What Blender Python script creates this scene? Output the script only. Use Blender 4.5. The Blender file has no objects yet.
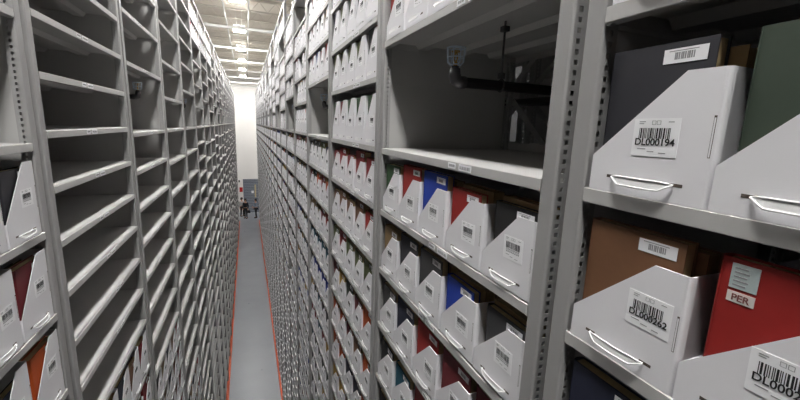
import bpy, math, random
from mathutils import Vector, Matrix
rnd = random.Random(7)
scene = bpy.context.scene
COL = scene.collection

# ------------------------------------------------------------------ layout
R = 0.762            # right rack front plane (x)
L = 0.899            # left rack front plane (-x)
FLOOR = -8.75
CEIL = 4.55
PITCH = 1.5274
B0 = 0.842           # far edge of a bay's near post, bay 1
POSTW, GAP = 0.053, 0.042
CLEAR = PITCH - 2 * POSTW - GAP
HALF = CLEAR / 2 + POSTW
DEPTH = 0.94
TOP = 2.3
NB = 23              # last bay
DATUM = -0.128
LIP = 0.036
def bay_centre(k): return B0 + (k - 1) * PITCH + CLEAR / 2

# ------------------------------------------------------------------ camera
F_PX, YAW, PIT, ROLL = 381.75, .3822, .1886, .0355
cf = Vector((math.sin(YAW) * math.cos(PIT), math.cos(YAW) * math.cos(PIT), -math.sin(PIT)))
r0 = Vector((math.cos(YAW), -math.sin(YAW), 0))
u0 = r0.cross(cf)
cr = r0 * math.cos(ROLL) + u0 * math.sin(ROLL)
cu = -r0 * math.sin(ROLL) + u0 * math.cos(ROLL)
cd = bpy.data.cameras.new('camera')
cam = bpy.data.objects.new('camera', cd)
COL.objects.link(cam)
M = Matrix.Identity(4)
for i in range(3):
    M[i][0], M[i][1], M[i][2] = cr[i], cu[i], -cf[i]
cam.matrix_world = M
cd.sensor_width = 36
cd.lens = F_PX / 800 * 36
cd.clip_start = .02
scene.camera = cam
def proj(p):
    p = Vector(p); z = p.dot(cf)
    if z < .05: return None
    return (400 + F_PX * p.dot(cr) / z, 200 - F_PX * p.dot(cu) / z)

# ------------------------------------------------------------------ materials
def lin(c):
    c = c / 255
    return c / 12.92 if c <= .04045 else ((c + .055) / 1.055) ** 2.4
def rgb(r, g, b): return (lin(r), lin(g), lin(b), 1)
def material(name, col, rough=.5, metal=0, noise=0, nscale=20, bump=0, spec=.5, emit=0):
    m = bpy.data.materials.new(name); m.use_nodes = True
    nt = m.node_tree; b = nt.nodes['Principled BSDF']
    b.inputs['Base Color'].default_value = col
    b.inputs['Roughness'].default_value = rough
    b.inputs['Metallic'].default_value = metal
    b.inputs['Specular IOR Level'].default_value = spec
    if emit:
        b.inputs['Emission Color'].default_value = col
        b.inputs['Emission Strength'].default_value = emit
    if noise or bump:
        tc = nt.nodes.new('ShaderNodeTexCoord'); n = nt.nodes.new('ShaderNodeTexNoise')
        n.inputs['Scale'].default_value = nscale; n.inputs['Detail'].default_value = 5
        nt.links.new(tc.outputs['Object'], n.inputs['Vector'])
        if noise:
            mx = nt.nodes.new('ShaderNodeMix'); mx.data_type = 'RGBA'
            mx.inputs[6].default_value = tuple(c * (1 - noise) for c in col[:3]) + (1,)
            mx.inputs[7].default_value = tuple(min(1, c * (1 + noise)) for c in col[:3]) + (1,)
            nt.links.new(n.outputs['Fac'], mx.inputs[0]); nt.links.new(mx.outputs[2], b.inputs['Base Color'])
        if bump:
            bp = nt.nodes.new('ShaderNodeBump'); bp.inputs['Strength'].default_value = bump
            bp.inputs['Distance'].default_value = .002
            nt.links.new(n.outputs['Fac'], bp.inputs['Height']); nt.links.new(bp.outputs['Normal'], b.inputs['Normal'])
    return m
STEEL = material('grey_painted_steel', rgb(158, 157, 156), .42, noise=.05, nscale=6)
SHELFP = material('steel_bounce_lifted', rgb(188, 187, 185), .45, noise=.05, nscale=5)  # same paint as the posts, lightened so bounce light is in the colour
PANEL = material('sheet_steel_bounce_lifted', rgb(186, 185, 183), .5, noise=.05, nscale=3)  # sheet steel lightened too, standing in for bounce inside the cells
CARD = material('white_cardboard', rgb(233, 232, 235), .62, noise=.02, nscale=9, bump=.06)
SLOT = material('slot_shadow_gap', rgb(84, 74, 68), .9)
PLASTIC = material('white_plastic', rgb(238, 238, 238), .4)
PAPER = material('label_paper', rgb(248, 248, 250), .6)
INK = material('black_ink', rgb(28, 28, 30), .7)
FAINT = material('grey_print', rgb(150, 150, 152), .7)
PAGES = material('page_edges', rgb(176, 156, 118), .85, noise=.15, nscale=60)
PIPE = material('black_pipe', rgb(24, 23, 24), .45)
GALV = material('galvanised_wire', rgb(196, 210, 224), .35, .4)
BRASS = material('brass', rgb(190, 150, 70), .35, .9)
IRON = material('grey_malleable_iron', rgb(78, 76, 78), .45, .6)
ORANGE = material('orange_paint', rgb(214, 92, 46), .5, noise=.08, nscale=4)
WHITEP = material('white_steel_paint', rgb(222, 222, 218), .5)
BOOKCOL = {
 'charcoal': rgb(42, 42, 48), 'dark green': rgb(58, 70, 58), 'brown': rgb(114, 79, 54), 'red': rgb(148, 30, 26),
 'navy': rgb(34, 38, 58), 'green': rgb(44, 76, 44), 'blue': rgb(24, 58, 158), 'tan': rgb(136, 112, 76),
 'dark grey': rgb(60, 60, 62), 'maroon': rgb(108, 32, 40), 'teal': rgb(22, 84, 104), 'orange': rgb(190, 84, 30),
 'olive': rgb(84, 92, 52), 'black': rgb(30, 29, 30), 'dark red': rgb(132, 28, 32), 'yellow': rgb(190, 150, 60)}
BOOKMAT = {k: material('book_cloth_' + k.replace(' ', '_'), v, .6, noise=.1, nscale=40, bump=.12) for k, v in BOOKCOL.items()}

# ------------------------------------------------------------------ mesh helper
class MB:
    def __init__(s): s.v = []; s.f = []; s.m = []
    def face(s, pts, m=0):
        n = len(s.v); s.v += [tuple(p) for p in pts]; s.f.append(tuple(range(n, n + len(pts)))); s.m.append(m)
    def box(s, x0, x1, y0, y1, z0, z1, m=0):
        n = len(s.v)
        s.v += [(x, y, z) for z in (z0, z1) for y in (y0, y1) for x in (x0, x1)]
        for q in ((0, 2, 3, 1), (4, 5, 7, 6), (0, 1, 5, 4), (2, 6, 7, 3), (0, 4, 6, 2), (1, 3, 7, 5)):
            s.f.append(tuple(n + i for i in q)); s.m.append(m)
    def prism(s, poly, axis_fn, a, b, m=0):
        """poly of 2-D points, axis_fn(p, t) -> 3-D point"""
        n = len(s.v); k = len(poly)
        s.v += [axis_fn(p, a) for p in poly] + [axis_fn(p, b) for p in poly]
        s.f.append(tuple(range(n, n + k))[::-1]); s.m.append(m)
        s.f.append(tuple(range(n + k, n + 2 * k))); s.m.append(m)
        for i in range(k):
            j = (i + 1) % k
            s.f.append((n + i, n + j, n + k + j, n + k + i)); s.m.append(m)
    def tube(s, pts, r, seg=8, m=0, closed=False):
        pts = [Vector(p) for p in pts]; N = len(pts)
        rr = r if isinstance(r, (list, tuple)) else [r] * N
        base = len(s.v); prev = None
        for i, p in enumerate(pts):
            if closed: t = pts[(i + 1) % N] - pts[i - 1]
            else: t = pts[min(i + 1, N - 1)] - pts[max(i - 1, 0)]
            t.normalize()
            if prev is None:
                a = Vector((0, 0, 1)) if abs(t.z) < .9 else Vector((1, 0, 0))
                n = t.cross(a).normalized()
            else:
                n = (prev - t * prev.dot(t)).normalized()
            prev = n; b = t.cross(n)
            for j in range(seg):
                an = 2 * math.pi * j / seg
                s.v.append(tuple(p + (n * math.cos(an) + b * math.sin(an)) * rr[i]))
        for i in range(N if closed else N - 1):
            for j in range(seg):
                a0 = base + i * seg + j; a1 = base + i * seg + (j + 1) % seg
                i2 = (i + 1) % N
                s.f.append((a0, a1, base + i2 * seg + (j + 1) % seg, base + i2 * seg + j)); s.m.append(m)
        if not closed:
            s.f.append(tuple(base + j for j in range(seg))[::-1]); s.m.append(m)
            s.f.append(tuple(base + (N - 1) * seg + j for j in range(seg))); s.m.append(m)
    def mesh(s, name, mats, smooth=False):
        me = bpy.data.meshes.new(name); me.from_pydata(s.v, [], s.f)
        for m in mats: me.materials.append(m)
        me.polygons.foreach_set('material_index', s.m)
        if smooth: me.polygons.foreach_set('use_smooth', [True] * len(s.f))
        me.update()
        return me
def link(name, me, parent=None, loc=(0, 0, 0), rz=0):
    o = bpy.data.objects.new(name, me); COL.objects.link(o)
    o.location = loc; o.rotation_euler = (0, 0, rz)
    if parent: o.parent = parent
    return o
def tag(o, label=None, cat=None, group=None, kind=None):
    if label: o['label'] = label
    if cat: o['category'] = cat
    if group: o['group'] = group
    if kind: o['kind'] = kind
    return o
ORD = ['nearest', 'second', 'third', 'fourth', 'fifth', 'sixth', 'seventh', 'eighth', 'ninth', 'tenth', 'eleventh', 'twelfth',
       'thirteenth', 'fourteenth', 'fifteenth', 'sixteenth', 'seventeenth', 'eighteenth', 'nineteenth', 'twentieth',
       'twenty-first', 'twenty-second', 'twenty-third', 'twenty-fourth', 'twenty-fifth', 'twenty-sixth']
NTH = ['first'] + ORD[1:]

# ------------------------------------------------------------------ the setting
def floor_material():
    m = material('polished_concrete', rgb(140, 144, 150), .32, noise=.16, nscale=.7)
    nt = m.node_tree; b = nt.nodes['Principled BSDF']
    n = nt.nodes.new('ShaderNodeTexNoise'); n.inputs['Scale'].default_value = 3; n.inputs['Detail'].default_value = 8
    mr = nt.nodes.new('ShaderNodeMapRange'); mr.inputs[3].default_value = .22; mr.inputs[4].default_value = .42
    tc = nt.nodes.new('ShaderNodeTexCoord')
    nt.links.new(tc.outputs['Object'], n.inputs['Vector']); nt.links.new(n.outputs['Fac'], mr.inputs[0])
    nt.links.new(mr.outputs[0], b.inputs['Roughness'])
    return m
XL, XR, YB, YF = -5.2, 5.2, -7.0, 39.5
b = MB(); b.box(XL, XR, YB, YF, FLOOR - .15, FLOOR)
tag(link('floor', b.mesh('floor', [floor_material()])), kind='structure')
DECK = material('deck_paint', rgb(226, 220, 208), .7, noise=.03, nscale=5)
b = MB(); p = .15; y = YB
while y < YF:      # trapezoidal steel deck, ribs running across the aisle
    q = [(y, CEIL), (y + .05, CEIL), (y + .07, CEIL + .04), (y + .13, CEIL + .04), (y + .15, CEIL)]
    for (a0, z0), (a1, z1) in zip(q, q[1:]):
        b.face([(XL, a0, z0), (XL, a1, z1), (XR, a1, z1), (XR, a0, z0)])
    y += p
b.box(XL, XR, YB, YF + .2, CEIL + .05, CEIL + .15)
tag(link('ceiling', b.mesh('ceiling', [DECK])), kind='structure')
WALL = material('white_wall_paint', rgb(230, 227, 223), .8, noise=.02, nscale=1.5)
SIDEWALL = material('unlit_wall_shade', rgb(84, 84, 86), .8)  # dark colour stands in for the lack of light behind the racks
b = MB(); b.box(XL, XR, YF, YF + .2, FLOOR, CEIL)
for i in range(27): # shallow seams of the wall panels
    x = XL + .4 * i
    b.box(x, x + .012, YF - .006, YF, FLOOR, CEIL)
tag(link('wall_far', b.mesh('wall_far', [WALL])), kind='structure')
for nm, bx in (('wall_left', (XL - .2, XL, YB, YF)), ('wall_right', (XR, XR + .2, YB, YF)), ('wall_near', (XL, XR, YB - .2, YB))):
    b = MB(); b.box(*bx, FLOOR, CEIL); tag(link(nm, b.mesh(nm, [SIDEWALL])), kind='structure')
b = MB()
for z in (3.2, 3.5, 3.8):
    b.box(XL, XR, YF - .1, YF, z, z + .1)
tag(link('trim_1', b.mesh('trim_1', [WHITEP])), kind='structure')
# grey roll-up door at the aisle end
DOORM = material('blue_grey_door', rgb(120, 126, 138), .5)
b = MB(); z = FLOOR
while z < FLOOR + 3.2:
    b.prism([(0, z), (.03, z + .02), (.03, z + .13), (0, z + .15)], lambda q, t: (t, YF - q[0] - .01, q[1]), -.46, 2.3)
    z += .16
d = tag(link('door_1', b.mesh('door_1', [DOORM])), kind='structure')
b = MB()
b.box(-.53, -.46, YF - .07, YF, FLOOR, FLOOR + 3.3); b.box(2.3, 2.37, YF - .07, YF, FLOOR, FLOOR + 3.3)
b.box(-.53, 2.37, YF - .07, YF, FLOOR + 3.22, FLOOR + 3.3)
link('door_frame', b.mesh('door_frame', [DOORM]), d)
b = MB(); b.box(.5, .62, YF - .09, YF - .04, FLOOR + 1.5, FLOOR + 2.75)
tag(link('door_strip', b.mesh('door_strip', [material('cream_plastic', rgb(206, 190, 150), .5)])), 'cream vertical strip on the grey door at the aisle end', 'panel')
b = MB(); b.box(.2, .42, YF - .07, YF - .04, FLOOR + 1.9, FLOOR + 2.15)
tag(link('door_notice', b.mesh('door_notice', [PAPER])), 'white paper notice on the grey door beside the cream strip', 'notice')
b = MB(); b.box(-.86, -.58, YF - .05, YF, FLOOR + 2.05, FLOOR + 2.5)
b.box(-.83, -.61, YF - .055, YF - .05, FLOOR + 2.09, FLOOR + 2.46)
tag(link('fire_sign', b.mesh('fire_sign', [material('red_enamel', rgb(176, 30, 28), .4)])), 'small red sign on white wall left of grey door', 'sign')
b = MB(); b.box(-.92, -.8, YF - .06, YF, FLOOR + 3.0, FLOOR + 3.2); b.tube([(-.86, YF - .06, FLOOR + 3.1), (-.86, YF - .1, FLOOR + 3.1)], .05, 12)
tag(link('alarm_bell', b.mesh('alarm_bell', [IRON])), 'small dark alarm on white wall above red sign', 'alarm')

# ceiling joists with open webs, running across the aisle
JOIST = material('joist_paint', rgb(206, 200, 188), .6)
b = MB()
zt, zb = CEIL - .01, CEIL - .42
b.box(XL, XR, -.04, .04, zt - .04, zt); b.box(XL, XR, -.03, .03, zb, zb + .035)
n = 34; dx = (XR - XL) / n
for i in range(n):
    x0 = XL + i * dx; a, c = (zb + .02, zt - .03) if i % 2 == 0 else (zt - .03, zb + .02)
    b.tube([(x0, 0, a), (x0 + dx, 0, c)], .009, 5)
jm = b.mesh('ceiling_joist', [JOIST])
y = -5.0
while y < 39:
    tag(link('ceiling_joist', jm, None, (0, y, 0)), kind='structure'); y += 1.55
for x, lab in ((-.62, 'white pipe along ceiling left of the lamps'), (.22, 'white pipe along ceiling right of the lamps')):
    b = MB(); b.tube([(x, -6.9, CEIL - .5), (x, 39.4, CEIL - .5)], .028, 10)
    y = -5.0
    while y < 39:
        b.tube([(x, y + .1, CEIL - .5), (x, y + .1, CEIL - .01)], .01, 5); y += 3.1
    tag(link('ceiling_pipe', b.mesh('ceiling_pipe', [WHITEP], False)), lab, 'pipe')

# high bay lamps, with added unseen fill lamps
HOUSE = material('lamp_housing', rgb(225, 225, 225), .4)
LED = material('led_lens', (1, .985, .965, 1), .4, emit=400)
UPFILL = material('ceiling_fill_glow', (1, .98, .95, 1), .4, emit=70)  # upward glow added to each lamp to brighten the ceiling
b = MB(); b.box(-.22, .22, -.36, .36, 0, .09); b.box(-.06, .06, -.2, .2, .09, .16)
hm = b.mesh('lamp_housing', [HOUSE])
b = MB(); b.box(-.095, .095, -.16, .16, -.014, .004)
lm = b.mesh('led_lens', [LED])
b = MB()
for sx in (-.1, .1): b.tube([(sx, 0, .14), (sx, 0, CEIL - 3.5 - .05)], .006, 5)
cm = b.mesh('hanger', [WHITEP])
b = MB(); b.box(-.2, -.08, -.34, .34, .088, .098); b.box(.08, .2, -.34, .34, .088, .098)
um = b.mesh('ceiling_fill_glow', [UPFILL])
lamps = [12.9 + 4.25 * i for i in range(-4, 6)]
n = 0
for lx, y in [(-.13, y) for y in lamps] + [(-2.4, 37.6), (2.3, 37.6)] + [(x, y) for x in (-3.75, 3.6) for y in lamps[4:]]:
    e = link('high_bay_lamp', None, None, (lx, y, 3.5))
    vis = y > 12 and lx == -.13
    if abs(lx) > 3:  # unseen lamps added to fill shelf interiors and brighten the far aisle
        tag(e, 'added unseen fill lamp over the next aisle behind the %s rack' % ('left' if lx < 0 else 'right'), 'ceiling lamp', 'added fill lamps behind the %s rack' % ('left' if lx < 0 else 'right'))
    elif y > 37:  # unseen pair added to brighten the far wall
        tag(e, 'added unseen fill lamp over the cross aisle beyond the %s rack' % ('left' if lx < 0 else 'right'), 'ceiling lamp')
    elif vis:
        n += 1
        tag(e, 'bright white high bay lamp over the aisle, %s along the ceiling' % ORD[n - 1], 'ceiling lamp', 'high bay lamps over the aisle')
    else:
        tag(e, 'bright white high bay lamp over the aisle above the camera', 'ceiling lamp', 'high bay lamps above the camera')
    link('lamp_housing', hm, e); link('hanger', cm, e)
    for sx in (-.11, .11):
        for sy in (-.175, .175): link('led_lens', lm, e, (sx, sy, 0))
    link('ceiling_fill_glow', um, e)

# orange guide rails on the floor
y0, y1 = 0.0, B0 + NB * PITCH
for x, s, lab in ((-L + .04, 1, 'orange steel guide rail on floor along the left rack'), (R - .04, -1, 'orange steel guide rail on floor along the right rack')):
    b = MB(); b.prism([(0, 0), (.1, 0), (.1, .012), (.012, .012), (.012, .13), (0, .13)],
                      lambda q, t: (x + s * (.1 - q[0]) * 1.0 - s * .09, t, FLOOR + q[1]), -.7, y1)
    for i in range(40):
        yy = -.4 + i * .9
        b.tube([(x - s * .0 + s * -.03, yy, FLOOR + .012), (x + s * -.03, yy, FLOOR + .03)], .012, 6)
    tag(link('guide_rail', b.mesh('guide_rail', [ORANGE])), lab, 'guide rail')

# ------------------------------------------------------------------ shelving meshes (x = depth from the aisle, z from the floor)
H = TOP - FLOOR
def post_mesh():
    b = MB(); w = POSTW / 2; r = .007; hp = .0254; d = .046
    prof = [(d, -w), (r, -w)]
    for i in range(1, 4):
        a = math.pi / 2 * i / 4; prof.append((r - r * math.sin(a), -w + r - r * math.cos(a)))
    prof += [(0, -w + r), (0, w - r)]
    for i in range(1, 4):
        a = math.pi / 2 * i / 4; prof.append((r - r * math.cos(a), w - r + r * math.sin(a)))
    prof += [(r, w), (d, w)]
    for (x0, ya), (x1, yb) in zip(prof[1:-1], prof[2:-1]):
        b.face([(x0, ya, 0), (x1, yb, 0), (x1, yb, H), (x0, ya, H)])
    h0, h1, hh = .0185, .0305, .0125
    for s in (-w, w):
        b.face([(r, s, 0), (h0, s, 0), (h0, s, H), (r, s, H)])
        b.face([(h1, s, 0), (d, s, 0), (d, s, H), (h1, s, H)])
        si = s - math.copysign(.002, s)
        z = 0; z_prev = 0; i = 0
        while z + hp < H:
            zc = (i + .5) * hp; lo, hi = zc - hh / 2, zc + hh / 2
            b.face([(h0, s, z_prev), (h1, s, z_prev), (h1, s, lo), (h0, s, lo)])
            for q in ([(h0, lo), (h0, hi)], [(h1, lo), (h1, hi)], [(h0, lo), (h1, lo)], [(h0, hi), (h1, hi)]):
                (xa, za), (xb, zb_) = q
                b.face([(xa, s, za), (xb, s, zb_), (xb, si, zb_), (xa, si, za)])
            z_prev = hi; i += 1; z = i * hp
        b.face([(h0, s, z_prev), (h1, s, z_prev), (h1, s, H), (h0, s, H)])
        # return lips of the channel
        b.face([(d, s, 0), (d, s * .45, 0), (d, s * .45, H), (d, s, H)])
    b.box(0, d, -w, w, 0, .012); b.box(0, d, -w, w, H - .004, H)
    return b.mesh('post', [STEEL])
POST = post_mesh()
def shelf_mesh():
    b = MB(); w = CLEAR / 2 - .002
    b.box(.004, DEPTH - .01, -w, w, -.003, 0)                 # top plate
    b.prism([(0.0, -.002), (.004, 0), (.012, 0), (.012, -LIP), (.002, -LIP), (0.0, -LIP + .002)], lambda q, t: (q[0], t, q[1]), -w, w)
    b.box(.012, .03, -w, w, -LIP, -LIP + .003)                # returned flange
    b.box(DEPTH - .013, DEPTH - .01, -w, w, -.04, .05)        # back stop
    for x in (.24, .5, .74):                                  # hat channels underneath
        b.prism([(x - .05, -.003), (x - .03, -.028), (x + .03, -.028), (x + .05, -.003)], lambda q, t: (q[0], t, q[1]), -w + .01, w - .01)
    for s in (-1, 1):
        b.box(.012, DEPTH - .013, min(s * w, s * (w - .003)), max(s * w, s * (w - .003)), -.034, -.003)
        # hooks of the shelf at each corner
        b.box(.006, .02, min(s * w, s * (w - .012)), max(s * w, s * (w - .012)), -LIP - .004, -LIP)
    return b.mesh('shelf', [SHELFP])
SHELF = shelf_mesh()
b = MB(); b.box(.046, DEPTH - .046, -.001, .001, .05, H - .25)
for z in range(1, 11):
    b.box(.046, DEPTH - .046, -.004, .004, z * 1.0, z * 1.0 + .03)
SIDE = b.mesh('side_panel', [PANEL])
def brace_mesh():
    b = MB(); w = CLEAR / 2; x = DEPTH - .009; z = .3
    while z + 1.2 < H:
        for s in (-1, 1):
            dy, dz = 2 * w, 1.15; ln = math.hypot(dy, dz); nx, nz = -dz / ln * .02, dy / ln * .02
            xo = x + (.004 if s > 0 else 0)
            A = (s * -w, z); Bp = (s * w, z + 1.15)
            b.prism([(A[0] + s * nx, A[1] + nz), (A[0] - s * nx, A[1] - nz), (Bp[0] - s * nx, Bp[1] - nz), (Bp[0] + s * nx, Bp[1] + nz)],
                    lambda q, t: (t, q[0], q[1]), xo, xo + .003)
        z += 1.25
    return b.mesh('cross_brace', [STEEL])
BRACE = brace_mesh()
b = MB(); b.box(.0, .035, -HALF - GAP / 2, HALF + GAP / 2, H, H + .05)
RAIL = b.mesh('top_rail', [STEEL])
b = MB(); b.box(-.0012, .001, -.03, .03, -.028, -.006); 
for i in range(9): b.box(-.0016, -.001, -.024 + i * .0052, -.0215 + i * .0052 + .001 * (i % 3), -.021, -.011, 1)
STICK = b.mesh('shelf_label', [PAPER, FAINT])
b = MB(); b.box(-.0012, .001, -.045, .045, -.03, -.005)
for i in range(12): b.box(-.0016, -.001, -.038 + i * .0064, -.0355 + i * .0064 + .001 * (i % 3), -.024, -.012, 1)
STICKL = b.mesh('shelf_label', [PAPER, FAINT])

def below(z0, step, zmin):
    out = []; z = z0 - step
    while z > zmin: out.append(z); z -= step
    return out
BOT = FLOOR + .12
def right_levels(k):
    dn = below(DATUM, .381, BOT)
    if k == 0: up = [.282, .65, 1.02, 1.4, 1.8]
    elif k % 2: up = [.484, .855, 1.165, 1.5, 1.85]
    else: up = [.307, .666, 1.03, 1.39, 1.85]
    return [DATUM] + up + dn
def left_levels(k):
    if k == 2:
        d0 = -.078
        up = [d0 + .2785 * i for i in range(1, 7)]
        dn = [-.351, -.63, -.905, -1.19, -1.47, -1.765, -2.2]
        return [d0] + up + dn + below(-2.2, .381, BOT)
    if k == 1: return [DATUM, .435, .85, 1.26, 1.67] + below(DATUM, .413, BOT)
    up = [.463, .875, 1.25, 1.55, 1.9] if k % 2 else [.265, .69, 1.13, 1.55, 1.9]
    return [DATUM] + up + below(DATUM, .41 if k % 3 else .33, BOT)

b = MB(); b.box(DEPTH - .003, DEPTH - .001, -CLEAR / 2 - .03, CLEAR / 2 + .03, .05, H - .3)
BACKP = b.mesh('back_panel', [PANEL])
def visible_level(k, z, side):
    yc = bay_centre(k) + PITCH / 2
    return z > -(yc + .9) * .95 - .25

def unit(side, k, label, levels, grp=None, braced=True):
    x = R if side > 0 else -L
    rz = 0 if side > 0 else math.pi
    e = link('shelving_unit', None, None, (x, bay_centre(k), FLOOR), rz)
    tag(e, label, 'shelving unit', grp)
    w = CLEAR / 2 + POSTW / 2
    for s in (-1, 1):
        link('post', POST, e, (0, s * w, 0))
        link('post', POST, e, (DEPTH, s * w, 0), math.pi)
        link('side_panel', SIDE, e, (0, s * (w + .012), 0))
    link('cross_brace', BRACE, e); link('top_rail', RAIL, e)
    if side < 0: link('back_panel', BACKP, e, (.012, 0, 0))
    for z in levels:
        if not visible_level(k, z, side): continue
        so = link('shelf', SHELF, e, (0, 0, z - FLOOR))
        if k <= 4:
            y = rnd.uniform(-.2, .05) * side
            link('shelf_label', STICK, so, (0, y, 0)); link('shelf_label', STICKL, so, (0, y - .1, 0))
    return e
RLEV = {k: right_levels(k) for k in range(0, NB + 1)}
LLEV = {k: left_levels(k) for k in range(1, NB + 1)}
for k in range(0, NB + 1):
    t = ORD[k]
    lab = {0: 'grey steel shelving unit, nearest of the right rack, holding box DL000194',
           1: 'grey steel shelving unit, second of right rack, caged sprinkler over empty shelf'}.get(
           k, 'grey steel shelving unit full of white boxes, %s bay of the right rack' % t)
    unit(1, k, lab, RLEV[k])
for k in range(1, NB + 1):
    t = ORD[k - 1]
    lab = {1: 'grey steel shelving unit, nearest of the left rack, with white boxes on lower shelves',
           2: 'grey steel shelving unit, second of the left rack, with closely spaced empty shelves'}.get(
           k, 'mostly empty grey steel shelving unit, %s bay of the left rack' % t)
    unit(-1, k, lab, LLEV[k])
# the back-to-back racks behind, seen through the open backs
for side, ks in ((1, (0, 1, 2)), (-1, (1, 2, 3, 4))):
    for k in ks:
        x = (R + 2 * DEPTH + .16) if side > 0 else -(L + 2 * DEPTH + .16)
        e = link('shelving_unit', None, None, (x, bay_centre(k), FLOOR), math.pi if side > 0 else 0)
        tag(e, 'dim grey steel shelving unit standing back to back behind %s bay of the %s rack' % (ORD[k if side > 0 else k - 1], 'right' if side > 0 else 'left'), 'shelving unit')
        w = CLEAR / 2 + POSTW / 2
        for s in (-1, 1):
            link('post', POST, e, (0, s * w, 0)); link('post', POST, e, (DEPTH, s * w, 0), math.pi)
            link('side_panel', SIDE, e, (0, s * (w + .012), 0))
        link('cross_brace', BRACE, e)
        for z in [DATUM + .43 * i for i in range(-4, 5)]:
            link('shelf', SHELF, e, (0, 0, z - FLOOR))
# aisle ties at the rack tops
tm = MB(); tm.box(-L, R, -.035, .035, TOP + .05, TOP + .11)
for x in (-L + .03, R - .03): tm.box(x - .04, x + .04, -.05, .05, TOP + .05, TOP + .12)
tmesh = tm.mesh('aisle_tie', [WHITEP])
n = 0
for k in range(1, NB, 2):
    y = B0 + k * PITCH - .074
    if y < 8: continue
    n += 1
    tag(link('aisle_tie', tmesh, None, (0, y, 0)), 'white steel tie beam spanning the aisle between rack tops, %s from the camera' % ORD[n - 1], 'tie beam', 'aisle ties between the rack tops')

# ------------------------------------------------------------------ boxes (x into the shelf, tall side at -y)
def box_body(b, w, h, lo, D, flat, arcs=True, m_card=0, m_slot=1, simple=False):
    w2 = w / 2; r = .008; t = .0035
    pts = [(D, w2, lo), (0, w2, lo), (0, -w2 + flat, h)]
    inn = [(D - t, w2 - t), (t, w2 - t), (t, -w2 + flat)]
    if arcs:
        for i in range(4):
            a = math.pi / 2 * i / 3
            pts.append((r - r * math.cos(a), -w2 + r - r * math.sin(a), h))
            q = r - t
            inn.append((r - q * math.cos(a), -w2 + r - q * math.sin(a)))
    else:
        pts.append((0, -w2, h)); inn.append((t, -w2 + t))
    pts.append((D, -w2, h)); inn.append((D - t, -w2 + t))
    n = len(pts)
    for i in range(n):
        j = (i + 1) % n
        (xa, ya, za), (xb, yb, zb_) = pts[i], pts[j]
        (xc, yc), (xd, yd) = inn[i], inn[j]
        b.face([(xa, ya, 0), (xa, ya, za), (xb, yb, zb_), (xb, yb, 0)], m_card)
        if not simple:
            b.face([(xc, yc, t), (xd, yd, t), (xd, yd, zb_), (xc, yc, za)], m_card)
            b.face([(xa, ya, za), (xc, yc, za), (xd, yd, zb_), (xb, yb, zb_)], m_card)
    b.face([(p_[0], p_[1], 0) for p_ in pts][::-1], m_card)
    if not simple: b.face([(q[0], q[1], t) for q in inn], m_card)
    # slot shade painted as dark strips: two small ones for the handle, one tall finger slot at the fold
    for s in (-1, 1):
        b.box(-.0004, .001, s * .07 - .013 + .012 * 0, s * .07 + .013, .0325, .039, m_slot)
    b.box(-.0005, .0012, -w2 + .0075, -w2 + .0117, h * .37, h * .67, m_slot)
    b.box(-.0006, .0012, -w2 + .0082, -w2 + .011, h * .375, h * .655, m_card)
def handle(b, m=0, seg=12):
    # moulded strap: two rounded rims and a web bowed out from the front
    rows = []
    for i in range(seg + 1):
        t = i / seg; y = -.068 + .136 * t
        e = min(1, min(t, 1 - t) / .16)
        bow = -.003 - .011 * math.sin(math.pi * t) ** .5
        sag = -.001 * math.sin(math.pi * t)
        rows.append((bow, y, .036 + .003 * e, .036 - .014 * e + sag))
    b.tube([(x, y, a) for x, y, a, c in rows], .002, 6, m)
    b.tube([(x - .002, y, c) for x, y, a, c in rows], .002, 6, m)
    for (x, y, a, c), (x2, y2, a2, c2) in zip(rows, rows[1:]):
        b.face([(x, y, a), (x2, y2, a2), (x2 - .002, y2, c2), (x - .002, y, c)], m)
def label(b, seed, m_p=0, m_i=1, m_f=2, bars=True, text=False):
    q = random.Random(seed)
    W, Hh = .047, .038
    b.box(-.0009, .0004, -W, W, -Hh, Hh, m_p)
    if not bars:
        b.box(-.0013, -.0008, -.034, .034, -.008, .018, m_f); return
    y = .034
    while y > -.032:
        wd = q.choice((.0012, .0012, .002, .003)); b.box(-.0013, -.0008, y - wd, y, -.002, .019, m_i); y -= wd + q.choice((.0012, .0016, .0024))
    if not text:
        for i in range(8):
            yy = .033 - i * .0083
            b.box(-.0013, -.0008, yy - .0058, yy, -.015, -.0035, m_f)
            b.box(-.0014, -.0009, yy - .0042, yy - .0014, -.0125, -.006, m_p)
    for yy, zz, wd in ((.036, .031, .013), (.036, .027, .01), (-.024, .03, .011), (.034, -.024, .018), (.012, -.029, .014), (-.012, -.031, .014)):
        b.box(-.0013, -.0008, yy - wd, yy, zz, zz + .0016, m_f)
    for s in (0, 1):   # the little open-book outline printed above the bars
        ya, yb = (.009, .001) if s == 0 else (-.001, -.009)
        for bb in ((yb, ya, .0255, .0262), (yb, ya, .0328, .0335), (ya - .0007, ya, .0255, .0335), (yb, yb + .0007, .0255, .0335)):
            b.box(-.0013, -.0008, bb[0], bb[1], bb[2], bb[3], m_f)
BOXTYPES = {}
for key, (w, h, lo, D, flat) in {'std': (.262, .25, .08, .6, .083), 'tall': (.268, .335, .1, .6, .085), 'near': (.256, .25, .08, .6, .07), 'high': (.262, .3, .085, .6, .08)}.items():
    b = MB(); box_body(b, w, h, lo, D, flat); BOXTYPES[key] = (b.mesh('magazine_box', [CARD, SLOT]), w, h, lo, D, flat)
b = MB(); handle(b); HANDLE = b.mesh('handle', [PLASTIC], True)
LABELS = []
for i in range(5):
    b = MB(); label(b, i); LABELS.append(b.mesh('barcode_label', [PAPER, INK, FAINT]))
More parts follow.
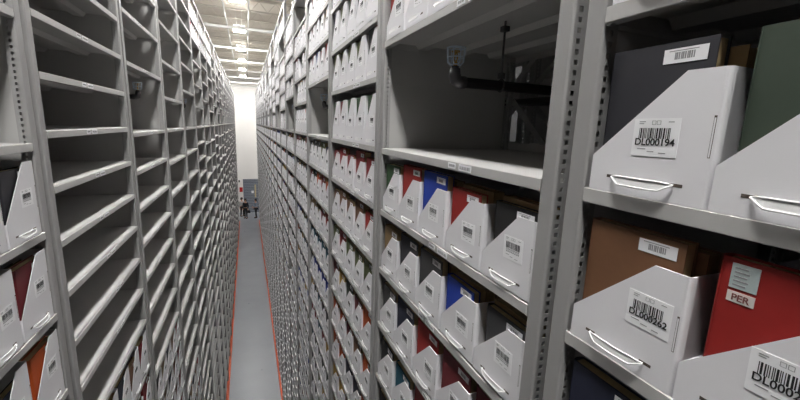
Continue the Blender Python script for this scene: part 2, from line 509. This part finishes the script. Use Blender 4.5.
b = MB(); label(b, 21, text=True); LABEL_BLANK = b.mesh('barcode_label', [PAPER, INK, FAINT])
def small_box(key):
    _, w, h, lo, D, flat = BOXTYPES[key]; b = MB(); box_body(b, w, h, lo, D, flat, arcs=False)
    handle(b, 2, 5)
    c = MB(); label(c, 3, bars=False)
    nv = len(b.v); b.v += [(x, y - .02, z + h * .55) for x, y, z in c.v]
    b.f += [tuple(i + nv for i in f) for f in c.f]; b.m += [{0: 3, 2: 4}[m] for m in c.m]
    return b.mesh('magazine_box', [CARD, SLOT, PLASTIC, PAPER, FAINT])
SMALLBOX = {k: small_box(k) for k in BOXTYPES}
def lettering(text, size, mat, parent, loc, rot):
    fc = bpy.data.curves.new('lettering', 'FONT'); fc.body = text; fc.size = size
    fc.align_x = 'CENTER'; fc.extrude = .0002; fc.offset = .0003
    tmp = bpy.data.objects.new('tmp', fc); COL.objects.link(tmp)
    dg = bpy.context.evaluated_depsgraph_get()
    me = bpy.data.meshes.new_from_object(tmp.evaluated_get(dg))
    bpy.data.objects.remove(tmp); bpy.data.curves.remove(fc)
    me.materials.clear(); me.materials.append(mat); me.name = 'lettering'
    o = link('lettering', me, parent, loc); o.rotation_euler = rot
    return o

# ------------------------------------------------------------------ books (x = thickness from the front cover, spine at +y)
def book_cover(bw, bh, bt, b=None):
    b = b or MB(); t = .003
    w2 = bw / 2
    b.box(0, t, -w2, w2 - .012, 0, bh); b.box(bt - t, bt, -w2, w2 - .012, 0, bh)
    # hinge groove and rounded spine
    b.box(.0012, t, w2 - .012, w2 - .007, 0, bh); b.box(bt - t, bt - .0012, w2 - .012, w2 - .007, 0, bh)
    n = 6; pr = []
    for i in range(n + 1):
        a = i / n; pr.append((bt * a, w2 - .007 + .007 * math.sin(math.pi * a) ** .6))
    pr += [(bt - t, w2 - .007), (t, w2 - .007)]
    b.prism(pr, lambda q, tt: (q[0], q[1], tt), 0, bh)
    return b
def book_pages(bw, bh, bt, m=0, b=None):
    b = b or MB(); b.box(.003, bt - .003, -bw / 2 + .004, bw / 2 - .008, .004, bh - .004, m); return b
BOOKS = []
for bw, bh, bt in ((.236, .306, .034), (.225, .285, .045), (.215, .27, .03), (.24, .315, .05), (.217, .303, .034), (.226, .303, .036), (.225, .325, .04)):
    c = book_cover(bw, bh, bt).mesh('book', [BOOKMAT['red']])
    pg = book_pages(bw, bh, bt).mesh('page_block', [PAGES])
    b = book_cover(bw, bh, bt); book_pages(bw, bh, bt, 1, b)
    b.box(-.0008, .0005, -bw / 2 + .012, -bw / 2 + .082, bh - .035, bh - .012, 2)
    sm = b.mesh('book', [BOOKMAT['red'], PAGES, PAPER])
    BOOKS.append((c, pg, sm, bw, bh, bt))
b = MB(); b.box(-.0009, .0004, -.04, .04, -.0135, .0135)
for i in range(10): b.box(-.0013, -.0008, -.018 + i * .0038, -.016 + i * .0038 + .0006 * (i % 3), -.007, .006, 1)
b.box(-.0013, -.0008, -.024, .03, .0085, .0098, 1)
SPINELAB = b.mesh('book_label', [PAPER, FAINT])
def set_colour(o, name):
    o.material_slots[0].link = 'OBJECT'; o.material_slots[0].material = BOOKMAT[name]

# ------------------------------------------------------------------ what stands where
ROW1 = {  # second right bay, by level index below the datum, slot 0 = near end
 -1: ['black', 'red', 'blue', 'red', 'green'], -2: ['dark grey', 'blue', 'dark grey', 'charcoal', 'tan'],
 -3: ['maroon', 'maroon', 'red', 'navy', 'dark grey'], -4: ['maroon', 'teal', 'dark red', 'teal', 'black'],
 1: ['dark red', 'red', 'maroon', 'red', 'red']}
ROW0 = {0: ['charcoal', 'dark green', 'brown', 'navy', 'maroon'], -1: ['brown', 'red', 'dark grey', 'navy', 'brown'],
        -2: ['navy', 'charcoal', 'maroon', 'red', 'brown'], 1: ['black', 'brown', 'navy', 'red', 'tan']}
ROW2 = {3: 'dark green', 2: 'navy', 1: 'olive', 0: 'green', -1: 'dark red', -2: 'brown', -3: 'olive', -4: 'maroon', -5: 'orange', -6: 'orange'}
ALLC = ['charcoal', 'dark green', 'brown', 'dark red', 'navy', 'tan', 'dark grey', 'maroon', 'teal', 'olive', 'black', 'red', 'blue', 'orange', 'yellow']
items = []     # (side, k, level index, slot, z, key, colour, y)
def add_row(side, k, li, z, key, cols, n=5, w=.274, present=None):
    c = bay_centre(k)
    for s in range(n):
        if present and s not in present: continue
        if side > 0: y = c - CLEAR / 2 + w * s + w / 2 + (0.002 if k else .004)
        else: y = c + CLEAR / 2 - w * s - w / 2 - .004
        items.append((side, k, li, s, z, key, cols[s % len(cols)], y))
for k in range(0, NB + 1):
    ups = sorted([z for z in RLEV[k] if z > DATUM + .01]); dns = sorted([z for z in RLEV[k] if z < DATUM - .01], reverse=True)
    for li, z in [(0, DATUM)] + [(i + 1, z) for i, z in enumerate(ups)] + [(-i - 1, z) for i, z in enumerate(dns)]:
        q = random.Random(k * 100 + li + 50)
        if k == 0 and (li < -4 or li > 1): continue
        if not visible_level(k, z, 1): continue
        if k % 2 and li == 0: continue                # empty sprinkler cell
        if k % 2 == 0 and k and li == 4: continue
        if li == 5 and q.random() < .4: continue
        base = q.choice(ALLC)
        cols = [base if q.random() < .45 else q.choice(ALLC) for _ in range(5)]
        if k == 0: cols = ROW0.get(li, cols)
        if k == 1: cols = ROW1.get(li, cols)
        if k == 2 and li in ROW2: cols = [ROW2[li] if q.random() < .75 else q.choice(ALLC) for _ in range(5)]
        if k == 3 and li == 1: cols = ['red', 'dark red', 'blue', 'red', 'maroon']
        if k == 0:
            # the row in the nearest bay starts at the far post, boxes packed closer
            c = bay_centre(0)
            for s in range(5):
                items.append((1, 0, li, s, z, 'near', cols[s], c + CLEAR / 2 - .0145 - .128 - s * .2605))
        else:
            # slot 0 next to the near post
            add_row(1, k, li, z, 'tall' if (li == 0 and k > 0) else 'high' if (li > 0 and k > 1) else 'std', cols, present=None if (k < 4 or q.random() < .8) else q.sample(range(5), 4))
lv1 = sorted([z for z in LLEV[1] if z < DATUM - .01], reverse=True)
lcols = {0: ['charcoal', 'navy', 'black'], 1: ['maroon', 'orange', 'brown'], 2: ['orange', 'navy', 'red'], 3: ['brown', 'teal', 'red']}
for i, z in enumerate(lv1):
    if visible_level(1, z, -1) and i < 5: add_row(-1, 1, -i - 1, z, 'tall', lcols.get(i, ['brown', 'navy', 'maroon']), n=3, w=.275)
for k, zz in ((2, -2.2), (3, None), (4, None)):
    for i, z in enumerate(sorted([z for z in LLEV[k] if z < DATUM - .01], reverse=True)):
        if (k == 2 and z < -2.1) or (k == 3 and z < -2.5) or (k == 4 and z < -4):
            if visible_level(k, z, -1): add_row(-1, k, -i - 1, z, 'tall' if k == 2 and abs(z + 2.2) < .01 else 'std', ['dark red', 'brown', 'navy', 'tan', 'black'])
for k in (6, 7, 8, 10, 13):
    for i, z in enumerate(sorted([z for z in LLEV[k] if z > DATUM + .01])):
        if i >= 3: add_row(-1, k, i + 1, z, 'std', ['tan', 'dark grey', 'brown', 'navy', 'red'])

def area(it):
    side, k, li, s, z, key, col, y = it
    _, w, h, lo, D, flat = BOXTYPES[key]; x = R if side > 0 else -L
    P = [proj((x, y + sy * w / 2, z + zz)) for sy, zz in ((-1, 0), (1, 0), (1, h), (-1, h))]
    if any(p is None for p in P): return 0
    if max(p[0] for p in P) < 0 or min(p[0] for p in P) > 800 or max(p[1] for p in P) < 0 or min(p[1] for p in P) > 400: return 0
    cl = [(min(max(px, 0), 800), min(max(py, 0), 400)) for px, py in P]
    return abs(sum(cl[i][0] * cl[(i + 1) % 4][1] - cl[(i + 1) % 4][0] * cl[i][1] for i in range(4))) / 2
items = [(area(it), it) for it in items]
items.sort(key=lambda t: -t[0])
def shelf_words(li):
    if li == 0: return 'on the eye-level shelf'
    return '%s shelf %s eye level' % (NTH[abs(li) - 1], 'above' if li > 0 else 'below')
def bay_words(side, k):
    return '%s %s bay' % (ORD[k if side > 0 else k - 1], 'right' if side > 0 else 'left')
SPECIAL = {(1, 0, 0, 0): ('DL000194', -.009, 0), (1, 0, -1, 0): ('DL000262', -.054, .02), (1, 0, -1, 1): ('DL00021', -.016, .012)}
N_IND = 300
stuff_b, stuff_k = MB(), MB()
stuff_cols = ALLC + ['green']
def append_mesh(dst, me, loc, rz, mmap):
    c, s = math.cos(rz), math.sin(rz); n = len(dst.v)
    for v in me.vertices:
        x, y, z = v.co
        dst.v.append((loc[0] + c * x - s * y, loc[1] + s * x + c * y, loc[2] + z))
    for p in me.polygons:
        dst.f.append(tuple(n + i for i in p.vertices)); dst.m.append(mmap[p.material_index])
plain = {}
for key in BOXTYPES:
    _, w, h, lo, D, flat = BOXTYPES[key]
    b = MB(); box_body(b, w, h, lo, .3, flat, arcs=False, simple=True)
    b.box(-.016, -.001, -.05, .05, .022, .038, 2); b.box(-.0009, .0004, -.05, .03, h * .45, h * .7, 3)
    plain[key] = b.mesh('plain_box', [CARD, SLOT, PLASTIC, PAPER])
b = MB(); b.box(0, .035, -.115, .115, 0, .3); plain_book = b.mesh('plain_book', [BOOKMAT['red']])
nbook = 0
for i, (ar, (side, k, li, s, z, key, col, y)) in enumerate(items):
    if ar <= 0 and not (k <= 2): continue
    me, w, h, lo, D, flat = BOXTYPES[key]
    rz = 0 if side > 0 else math.pi
    q = random.Random(hash((side, k, li, s)) & 0xffff)
    x = (R + .006) if side > 0 else -(L + .006)
    x += side * (q.uniform(0, .006) if k else -.004)
    room_h = .33
    far = i >= N_IND
    bi = q.randrange(4)
    if k == 0: bi = 4 if (s == 0 and li == 0) or s == 1 else 5
    if k == 1: bi = q.choice((0, 2, 0, 1))
    if k > 1 and li >= 0: bi = 6 if li == 0 else q.choice((0, 1, 3, 3))
    cover, pages, small, bw, bh, bt = BOOKS[bi]
    yb = y + side * (w / 2 - .006 - bw / 2) - side * (q.uniform(0, max(0, w - .012 - bw)) if k else {(0, 1): .01, (-1, 1): .02}.get((li, s), 0) if side > 0 else 0)
    xb = x + side * .012
    if far:
        if ar < 1.0 and ar <= 0: continue
        append_mesh(stuff_b, plain[key], (x, y, z), rz, {0: 0, 1: 1, 2: 2, 3: 3})
        if q.random() < .93: append_mesh(stuff_k, plain_book, (xb, yb, z + .0045), rz, {0: stuff_cols.index(col) if col in stuff_cols else 0})
        continue
    near = i < 110
    o = link('magazine_box', me if near else SMALLBOX[key], None, (x, y, z), rz)
    if k == 0: place = '%s from far post' % NTH[s]
    elif side < 0: place = '%s from far post' % NTH[s]
    else: place = '%s from near post' % NTH[s]
    lab = 'white box %s, %s, %s' % (place, shelf_words(li), bay_words(side, k))
    sp = SPECIAL.get((side, k, li, s))
    if sp: lab = 'white cardboard magazine box with barcode label reading %s, beside the big perforated posts' % sp[0] if s == 0 else 'white cardboard magazine box with cut-off code label, in front of red book'
    if k == 0 and li == 0 and s == 1: lab = 'white cardboard magazine box in front of the dark green book'
    tag(o, lab, 'box', 'white boxes on the right rack' if side > 0 else 'white boxes on the left rack')
    if near:
        link('handle', HANDLE, o)
        if not (k == 0 and li == 0 and s == 1):
            if sp: ly, lz = -.006 + sp[1], .125 + sp[2]
            else: ly, lz = q.uniform(-.055, -.015), q.uniform(.118, .142) * h / .25
            lo_ = link('barcode_label', LABEL_BLANK if sp else LABELS[q.randrange(5)], o, (0, ly, lz))
            lo_.rotation_euler = (q.uniform(-.03, .03), 0, 0)
            if sp:
                lettering(sp[0] if len(sp[0]) == 8 else sp[0], .0195, INK, lo_, (-.0014, 0 if len(sp[0]) == 8 else .004, -.0155), (math.pi / 2, 0, -math.pi / 2))
    # the book standing behind the front panel
    loc = (xb, yb, z + .0045)
    what = 'book in %s box, %s, %s' % (NTH[s], shelf_words(li), bay_words(side, k))
    grp = 'books in the right rack boxes' if side > 0 else 'books in the left rack boxes'
    bo = link('book', cover if near else small, None, loc, rz); set_colour(bo, col)
    tag(bo, col + ' ' + what, 'book', grp)
    nbook += 1
    if near:
        link('page_block', pages, bo)
        if not (sp and s == 1) and not (k == 0 and s == 1):
            link('book_label', SPINELAB, bo, (0, -bw / 2 + .055, bh - .026))
        if sp and s == 1:     # call-number sticker and PER label on the red book
            b = MB(); b.box(-.0009, .0004, -.02, .02, -.022, .022)
            for r_ in range(5): b.box(-.0013, -.0008, -.004 - .003 * (r_ % 2), .015, .013 - r_ * .0075, .0158 - r_ * .0075, 1)
            link('call_number_label', b.mesh('call_number_label', [material('grey_paper', rgb(178, 190, 190), .6), FAINT]), bo, (0, bw / 2 - .042, bh - .03))
            b = MB(); b.box(-.0009, .0004, -.02, .02, -.0095, .0095)
            fr = []
            pl = link('section_label', b.mesh('section_label', [material('cream_paper', rgb(214, 206, 200), .6)]), bo, (0, bw / 2 - .042, bh - .067))
            lettering('PER', .0165, material('brown_ink', rgb(120, 70, 66), .7), pl, (-.0011, 0, -.006), (math.pi / 2, 0, -math.pi / 2))
    if k == 0 and li in (0, -1) or (i < 14):
        # further volumes deeper in the tray
        xx = xb + side * (bt + .002)
        for j, cc in enumerate(q.sample(['brown', 'olive', 'tan', 'dark grey', 'black'], 2)):
            c2, p2, s2, bw2, bh2, bt2 = BOOKS[(1, 2)[j]]
            b2 = link('book', c2, None, (xx, y - side * (w / 2 - .005 - bw2 / 2), z + .0045), rz); set_colour(b2, cc)
            link('page_block', p2, b2)
            tag(b2, '%s book %s back in %s box, %s, %s' % (cc, ('second', 'third')[j], NTH[s], shelf_words(li).replace('on the ', ''), bay_words(side, k)), 'book', grp)
            xx += side * (bt2 + .002)
if stuff_b.v:
    tag(link('magazine_boxes', stuff_b.mesh('magazine_boxes', [CARD, SLOT, PLASTIC, PAPER])), 'hundreds of small white boxes filling the far bays of both racks', 'boxes', kind='stuff')
    tag(link('books', stuff_k.mesh('books', [BOOKMAT[c] for c in stuff_cols])), 'many small book covers showing above the far white boxes', 'books', kind='stuff')

# ------------------------------------------------------------------ in-rack sprinklers
def sprinkler(side, k, zs, zf, label, detailed):
    x0 = R if side > 0 else -L
    y = bay_centre(k) - .01
    e = link('sprinkler', None, None, (x0, y, zf), 0 if side > 0 else math.pi)
    tag(e, label, 'sprinkler', 'sprinklers in empty shelf cells')
    h = zs - zf
    zp = .33          # pipe height over the shelf
    if h < .55: zp = h - .22
    b = MB(); b.tube([(.11, 0, zp), (DEPTH + .12, 0, zp - .006)], .023, 12); link('pipe', b.mesh('pipe', [PIPE]), e)
    b = MB()
    b.tube([(.135, 0, zp), (.11, 0, zp), (.092, 0, zp + .008), (.085, 0, zp + .03), (.085, 0, zp + .055)], [.027, .027, .027, .025, .022], 12)
    b.tube([(.085, 0, zp + .05), (.085, 0, zp + .065)], .016, 8)
    link('elbow', b.mesh('elbow', [IRON], True), e)
    b = MB()
    b.tube([(.085, 0, zp + .062), (.085, 0, zp + .08)], .009, 8); b.tube([(.085, 0, zp + .122), (.085, 0, zp + .126)], .02, 12)
    for s in (-1, 1): b.tube([(.085, s * .004, zp + .08), (.085, s * .014, zp + .095), (.085, s * .011, zp + .11), (.085, 0, zp + .124)], .0025, 6)
    link('sprinkler_head', b.mesh('sprinkler_head', [BRASS]), e)
    b = MB()
    for zz, rr in ((zp + .07, .024), (zp + .1, .036), (zp + .138, .04)):
        b.tube([(.085 + rr * math.cos(a * math.pi / 8), rr * math.sin(a * math.pi / 8), zz) for a in range(16)], .003, 5, closed=True)
    for a in range(8):
        c_, s_ = math.cos(a * math.pi / 4), math.sin(a * math.pi / 4)
        b.tube([(.085 + .024 * c_, .024 * s_, zp + .07), (.085 + .036 * c_, .036 * s_, zp + .08), (.085 + .04 * c_, .04 * s_, zp + .138)], .0028, 5)
    for a in range(2):
        c_, s_ = math.cos(a * math.pi / 2), math.sin(a * math.pi / 2)
        b.tube([(.085 - .04 * c_, -.04 * s_, zp + .138), (.085, 0, zp + .142), (.085 + .04 * c_, .04 * s_, zp + .138)], .0028, 5)
    link('wire_cage', b.mesh('wire_cage', [GALV]), e)
    b = MB(); xr = .325
    b.tube([(xr, 0, zp + .02), (xr, 0, h - .005)], .005, 6)
    b.box(xr - .012, xr + .012, -.012, .012, zp + .03, zp + .055)
    b.tube([(xr, .027 * math.cos(a * math.pi / 6), zp + .027 * math.sin(a * math.pi / 6)) for a in range(12)], .004, 5, closed=True)
    b.box(xr - .015, xr + .015, -.015, .015, h - .05, h - .028)
    link('hanger', b.mesh('hanger', [IRON]), e)
n = 0
for k in range(1, 12, 2):
    if k == 1: lab = 'caged sprinkler on a black pipe in the big empty cell of the second right bay'
    else: lab = 'caged sprinkler in the empty cell of the %s right bay at eye level' % ORD[k]
    sprinkler(1, k, RLEV[k][1], DATUM, lab, k < 4)
for k in (3, 5, 7):
    sprinkler(-1, k, LLEV[k][1], DATUM, 'caged sprinkler in the tall empty cell of the %s left bay' % ORD[k - 1], False)
# sprinkler main behind the rack
b = MB(); b.tube([(R + DEPTH + .09, -.7, DATUM + .324), (R + DEPTH + .09, B0 + 4 * PITCH, DATUM + .324)], .028, 12)
b.tube([(R + DEPTH + .09, -.7, DATUM + .324), (R + DEPTH + .09, -.7, FLOOR)], .028, 12)
tag(link('sprinkler_main', b.mesh('sprinkler_main', [PIPE])), 'black horizontal pipe seen at the back behind the empty cell', 'pipe')

# ------------------------------------------------------------------ people at the aisle end
SKIN = material('skin', rgb(190, 140, 112), .6)
def skin_mesh(name, verts, edges, mat, sub=1):
    me = bpy.data.meshes.new(name); me.from_pydata([v[0] for v in verts], edges, [])
    o = bpy.data.objects.new('tmp', me); COL.objects.link(o)
    sk = o.modifiers.new('s', 'SKIN'); o.modifiers.new('u', 'SUBSURF').levels = sub
    for i, v in enumerate(verts):
        d = me.skin_vertices[0].data[i]; r = v[1]
        d.radius = r if isinstance(r, tuple) else (r, r); d.use_root = (i == 0)
    dg = bpy.context.evaluated_depsgraph_get(); dg.update()
    out = bpy.data.meshes.new_from_object(o.evaluated_get(dg)); out.name = name
    bpy.data.objects.remove(o)
    out.materials.clear(); out.materials.append(mat)
    out.polygons.foreach_set('use_smooth', [True] * len(out.polygons))
    return out
def person(loc, rz, hgt, shirt, trousers, hair, label, legs=(.05, -.05), elbows=((.12, -.1), (.02, -.03)), longhair=False):
    S = hgt / 1.75
    def P(x, y, z): return (x * S, y * S, z * S)
    V = []; E = []
    def add(p, r, par=None):
        V.append((P(*p), tuple(q * S for q in r) if isinstance(r, tuple) else r * S)); 
        if par is not None: E.append((par, len(V) - 1))
        return len(V) - 1
    pel = add((0, 0, .95), (.15, .1))
    wst = add((0, .0, 1.1), (.135, .095), pel); che = add((0, .01, 1.3), (.165, .11), wst); upp = add((0, 0, 1.42), (.12, .09), che)
    nek = add((0, -.0, 1.5), .055, upp); chin = add((0, .012, 1.565), (.06, .068), nek); hd = add((0, .015, 1.65), (.078, .095), chin); tp = add((0, .0, 1.725), (.05, .06), hd)
    nose = add((0, .118, 1.635), .012, hd)
    J = {}
    for s, ly, (ey, hy) in ((-1, legs[0], elbows[0]), (1, legs[1], elbows[1])):
        hip = add((s * .09, 0, .9), .09, pel); kn = add((s * .1, ly * .6 + .02, .5), .058, hip); an = add((s * .105, ly - .02, .09), .042, kn)
        toe = add((s * .12, ly + .14, .035), (.042, .03), an)
        sh = add((s * .19, 0, 1.41), .055, upp); el = add((s * .24, -.02 + ey * .4, 1.13), .042, sh)
        hz = .9 + max(0, ey) * 1.6
        wr = add((s * (.25 - max(0, ey) * .6), .03 + ey * 1.8, hz), .028, el); ha = add((s * (.25 - max(0, ey) * .75), .04 + ey * 2.3, hz - .07), (.036, .022), wr)
        for f in range(4):
            f1 = add((s * (.25 - max(0, ey) * .8) + (f - 1.5) * .019, .055 + ey * 2.5, hz - .12 - .005 * (f in (1, 2))), .0085, ha)
            add((s * (.25 - max(0, ey) * .82) + (f - 1.5) * .019, .075 + ey * 2.55, hz - .16 - .01 * (f in (1, 2))), .0075, f1)
        t1 = add((s * (.25 - max(0, ey) * .75) - s * .035, .065 + ey * 2.35, hz - .08), .0095, ha)
        add((s * (.25 - max(0, ey) * .75) - s * .045, .085 + ey * 2.4, hz - .11), .008, t1)
        J[s] = dict(hip=hip, kn=kn, an=an, sh=sh, el=el, wr=wr)
    root = link('person', skin_mesh('person', V, E, SKIN), None, loc, rz)
    tag(root, label, 'person')
    def sub(name, ids, grow, mat, edges):
        m = {}; VV = []
        for i in ids:
            m[i] = len(VV); r = V[i][1]
            VV.append((V[i][0], tuple(q + grow for q in r) if isinstance(r, tuple) else r + grow))
        return link(name, skin_mesh(name, VV, [(m[a], m[c]) for a, c in edges], mat), root)
    a, c = J[-1], J[1]
    sub('shirt', [pel, wst, che, upp, a['sh'], a['el'], a['wr'], c['sh'], c['el'], c['wr']], .026, shirt,
        [(pel, wst), (wst, che), (che, upp), (upp, a['sh']), (a['sh'], a['el']), (a['el'], a['wr']), (upp, c['sh']), (c['sh'], c['el']), (c['el'], c['wr'])])
    sub('trousers', [pel, a['hip'], a['kn'], a['an'], c['hip'], c['kn'], c['an']], .02, trousers,
        [(pel, a['hip']), (a['hip'], a['kn']), (a['kn'], a['an']), (pel, c['hip']), (c['hip'], c['kn']), (c['kn'], c['an'])])
    hv = [(P(0, -.02, 1.69), (.088 * S, .092 * S)), (P(0, -.045, 1.62), (.08 * S, .065 * S)), (P(0, -.05, 1.55 if not longhair else 1.45), (.06 * S, .04 * S)), (P(0, .0, 1.735), (.06 * S, .07 * S))]
    link('hair', skin_mesh('hair', hv, [(0, 1), (1, 2), (0, 3)], hair), root)
    shv = MB()
    for s, ly in ((-1, legs[0]), (1, legs[1])):
        shv.prism([(-.08, 0), (.17, 0), (.19, .03), (.12, .07), (.0, .1), (-.07, .1)], lambda q_, t: P(t, q_[0] + ly, q_[1]), s * .11 - .048, s * .11 + .048)
    link('shoes', shv.mesh('shoes', [INK]), root)
    # two eyes and a mouth
    fc = MB()
    for s in (-1, 1): fc.box(*[v * S for v in (s * .03 - .012, s * .03 + .012, .098, .108, 1.652, 1.662)])
    fc.box(*[v * S for v in (-.022, .022, .095, .101, 1.592, 1.6)])
    link('face_features', fc.mesh('face_features', [INK]), root)
    return root
DARKC = material('dark_cloth', rgb(44, 44, 52), .85); BLUEC = material('pale_blue_cloth', rgb(132, 144, 158), .85)
GREYC = material('light_grey_cloth', rgb(176, 172, 170), .85); JEAN = material('black_trousers', rgb(34, 34, 38), .85)
HAIRD = material('dark_hair', rgb(32, 26, 24), .7); HAIRB = material('brown_hair', rgb(64, 48, 40), .7)
p1 = person((-.36, 37.0, FLOOR), math.pi - .4, 1.78, DARKC, JEAN, HAIRB, 'person in dark clothes standing mid-aisle at the far end, holding a dark bag', elbows=((.02, 0), (.0, 0)))
person((.52, 37.0, FLOOR), math.pi / 2 + .3, 1.76, BLUEC, JEAN, HAIRD, 'person in pale blue top and dark trousers beside the right rack end', elbows=((.1, 0), (.1, 0)))
person((-.68, 37.9, FLOOR), math.pi + .6, 1.74, GREYC, JEAN, HAIRD, 'person in light grey top beside the left rack end', elbows=((.06, 0), (.0, 0)))
b = MB(); b.box(-.15, .15, -.05, .05, -.12, .12); b.tube([(-.1, 0, .12), (-.06, 0, .27), (.06, 0, .27), (.1, 0, .12)], .01, 6)
tag(link('shoulder_bag', b.mesh('shoulder_bag', [JEAN]), None, (-.12, 36.95, FLOOR + .62), -.4), 'dark bag held low by the person in dark clothes', 'bag')

# ------------------------------------------------------------------ world and view
w = bpy.data.worlds.new('world'); scene.world = w; w.use_nodes = True
w.node_tree.nodes['Background'].inputs[0].default_value = (.6, .6, .62, 1)
w.node_tree.nodes['Background'].inputs[1].default_value = .05
vs = scene.view_settings
vs.view_transform = 'Standard'; vs.look = 'None'; vs.gamma = 1; vs.exposure = -0.85
vs.use_curve_mapping = False
scene.cycles.diffuse_bounces = 8
scene.cycles.max_bounces = 14
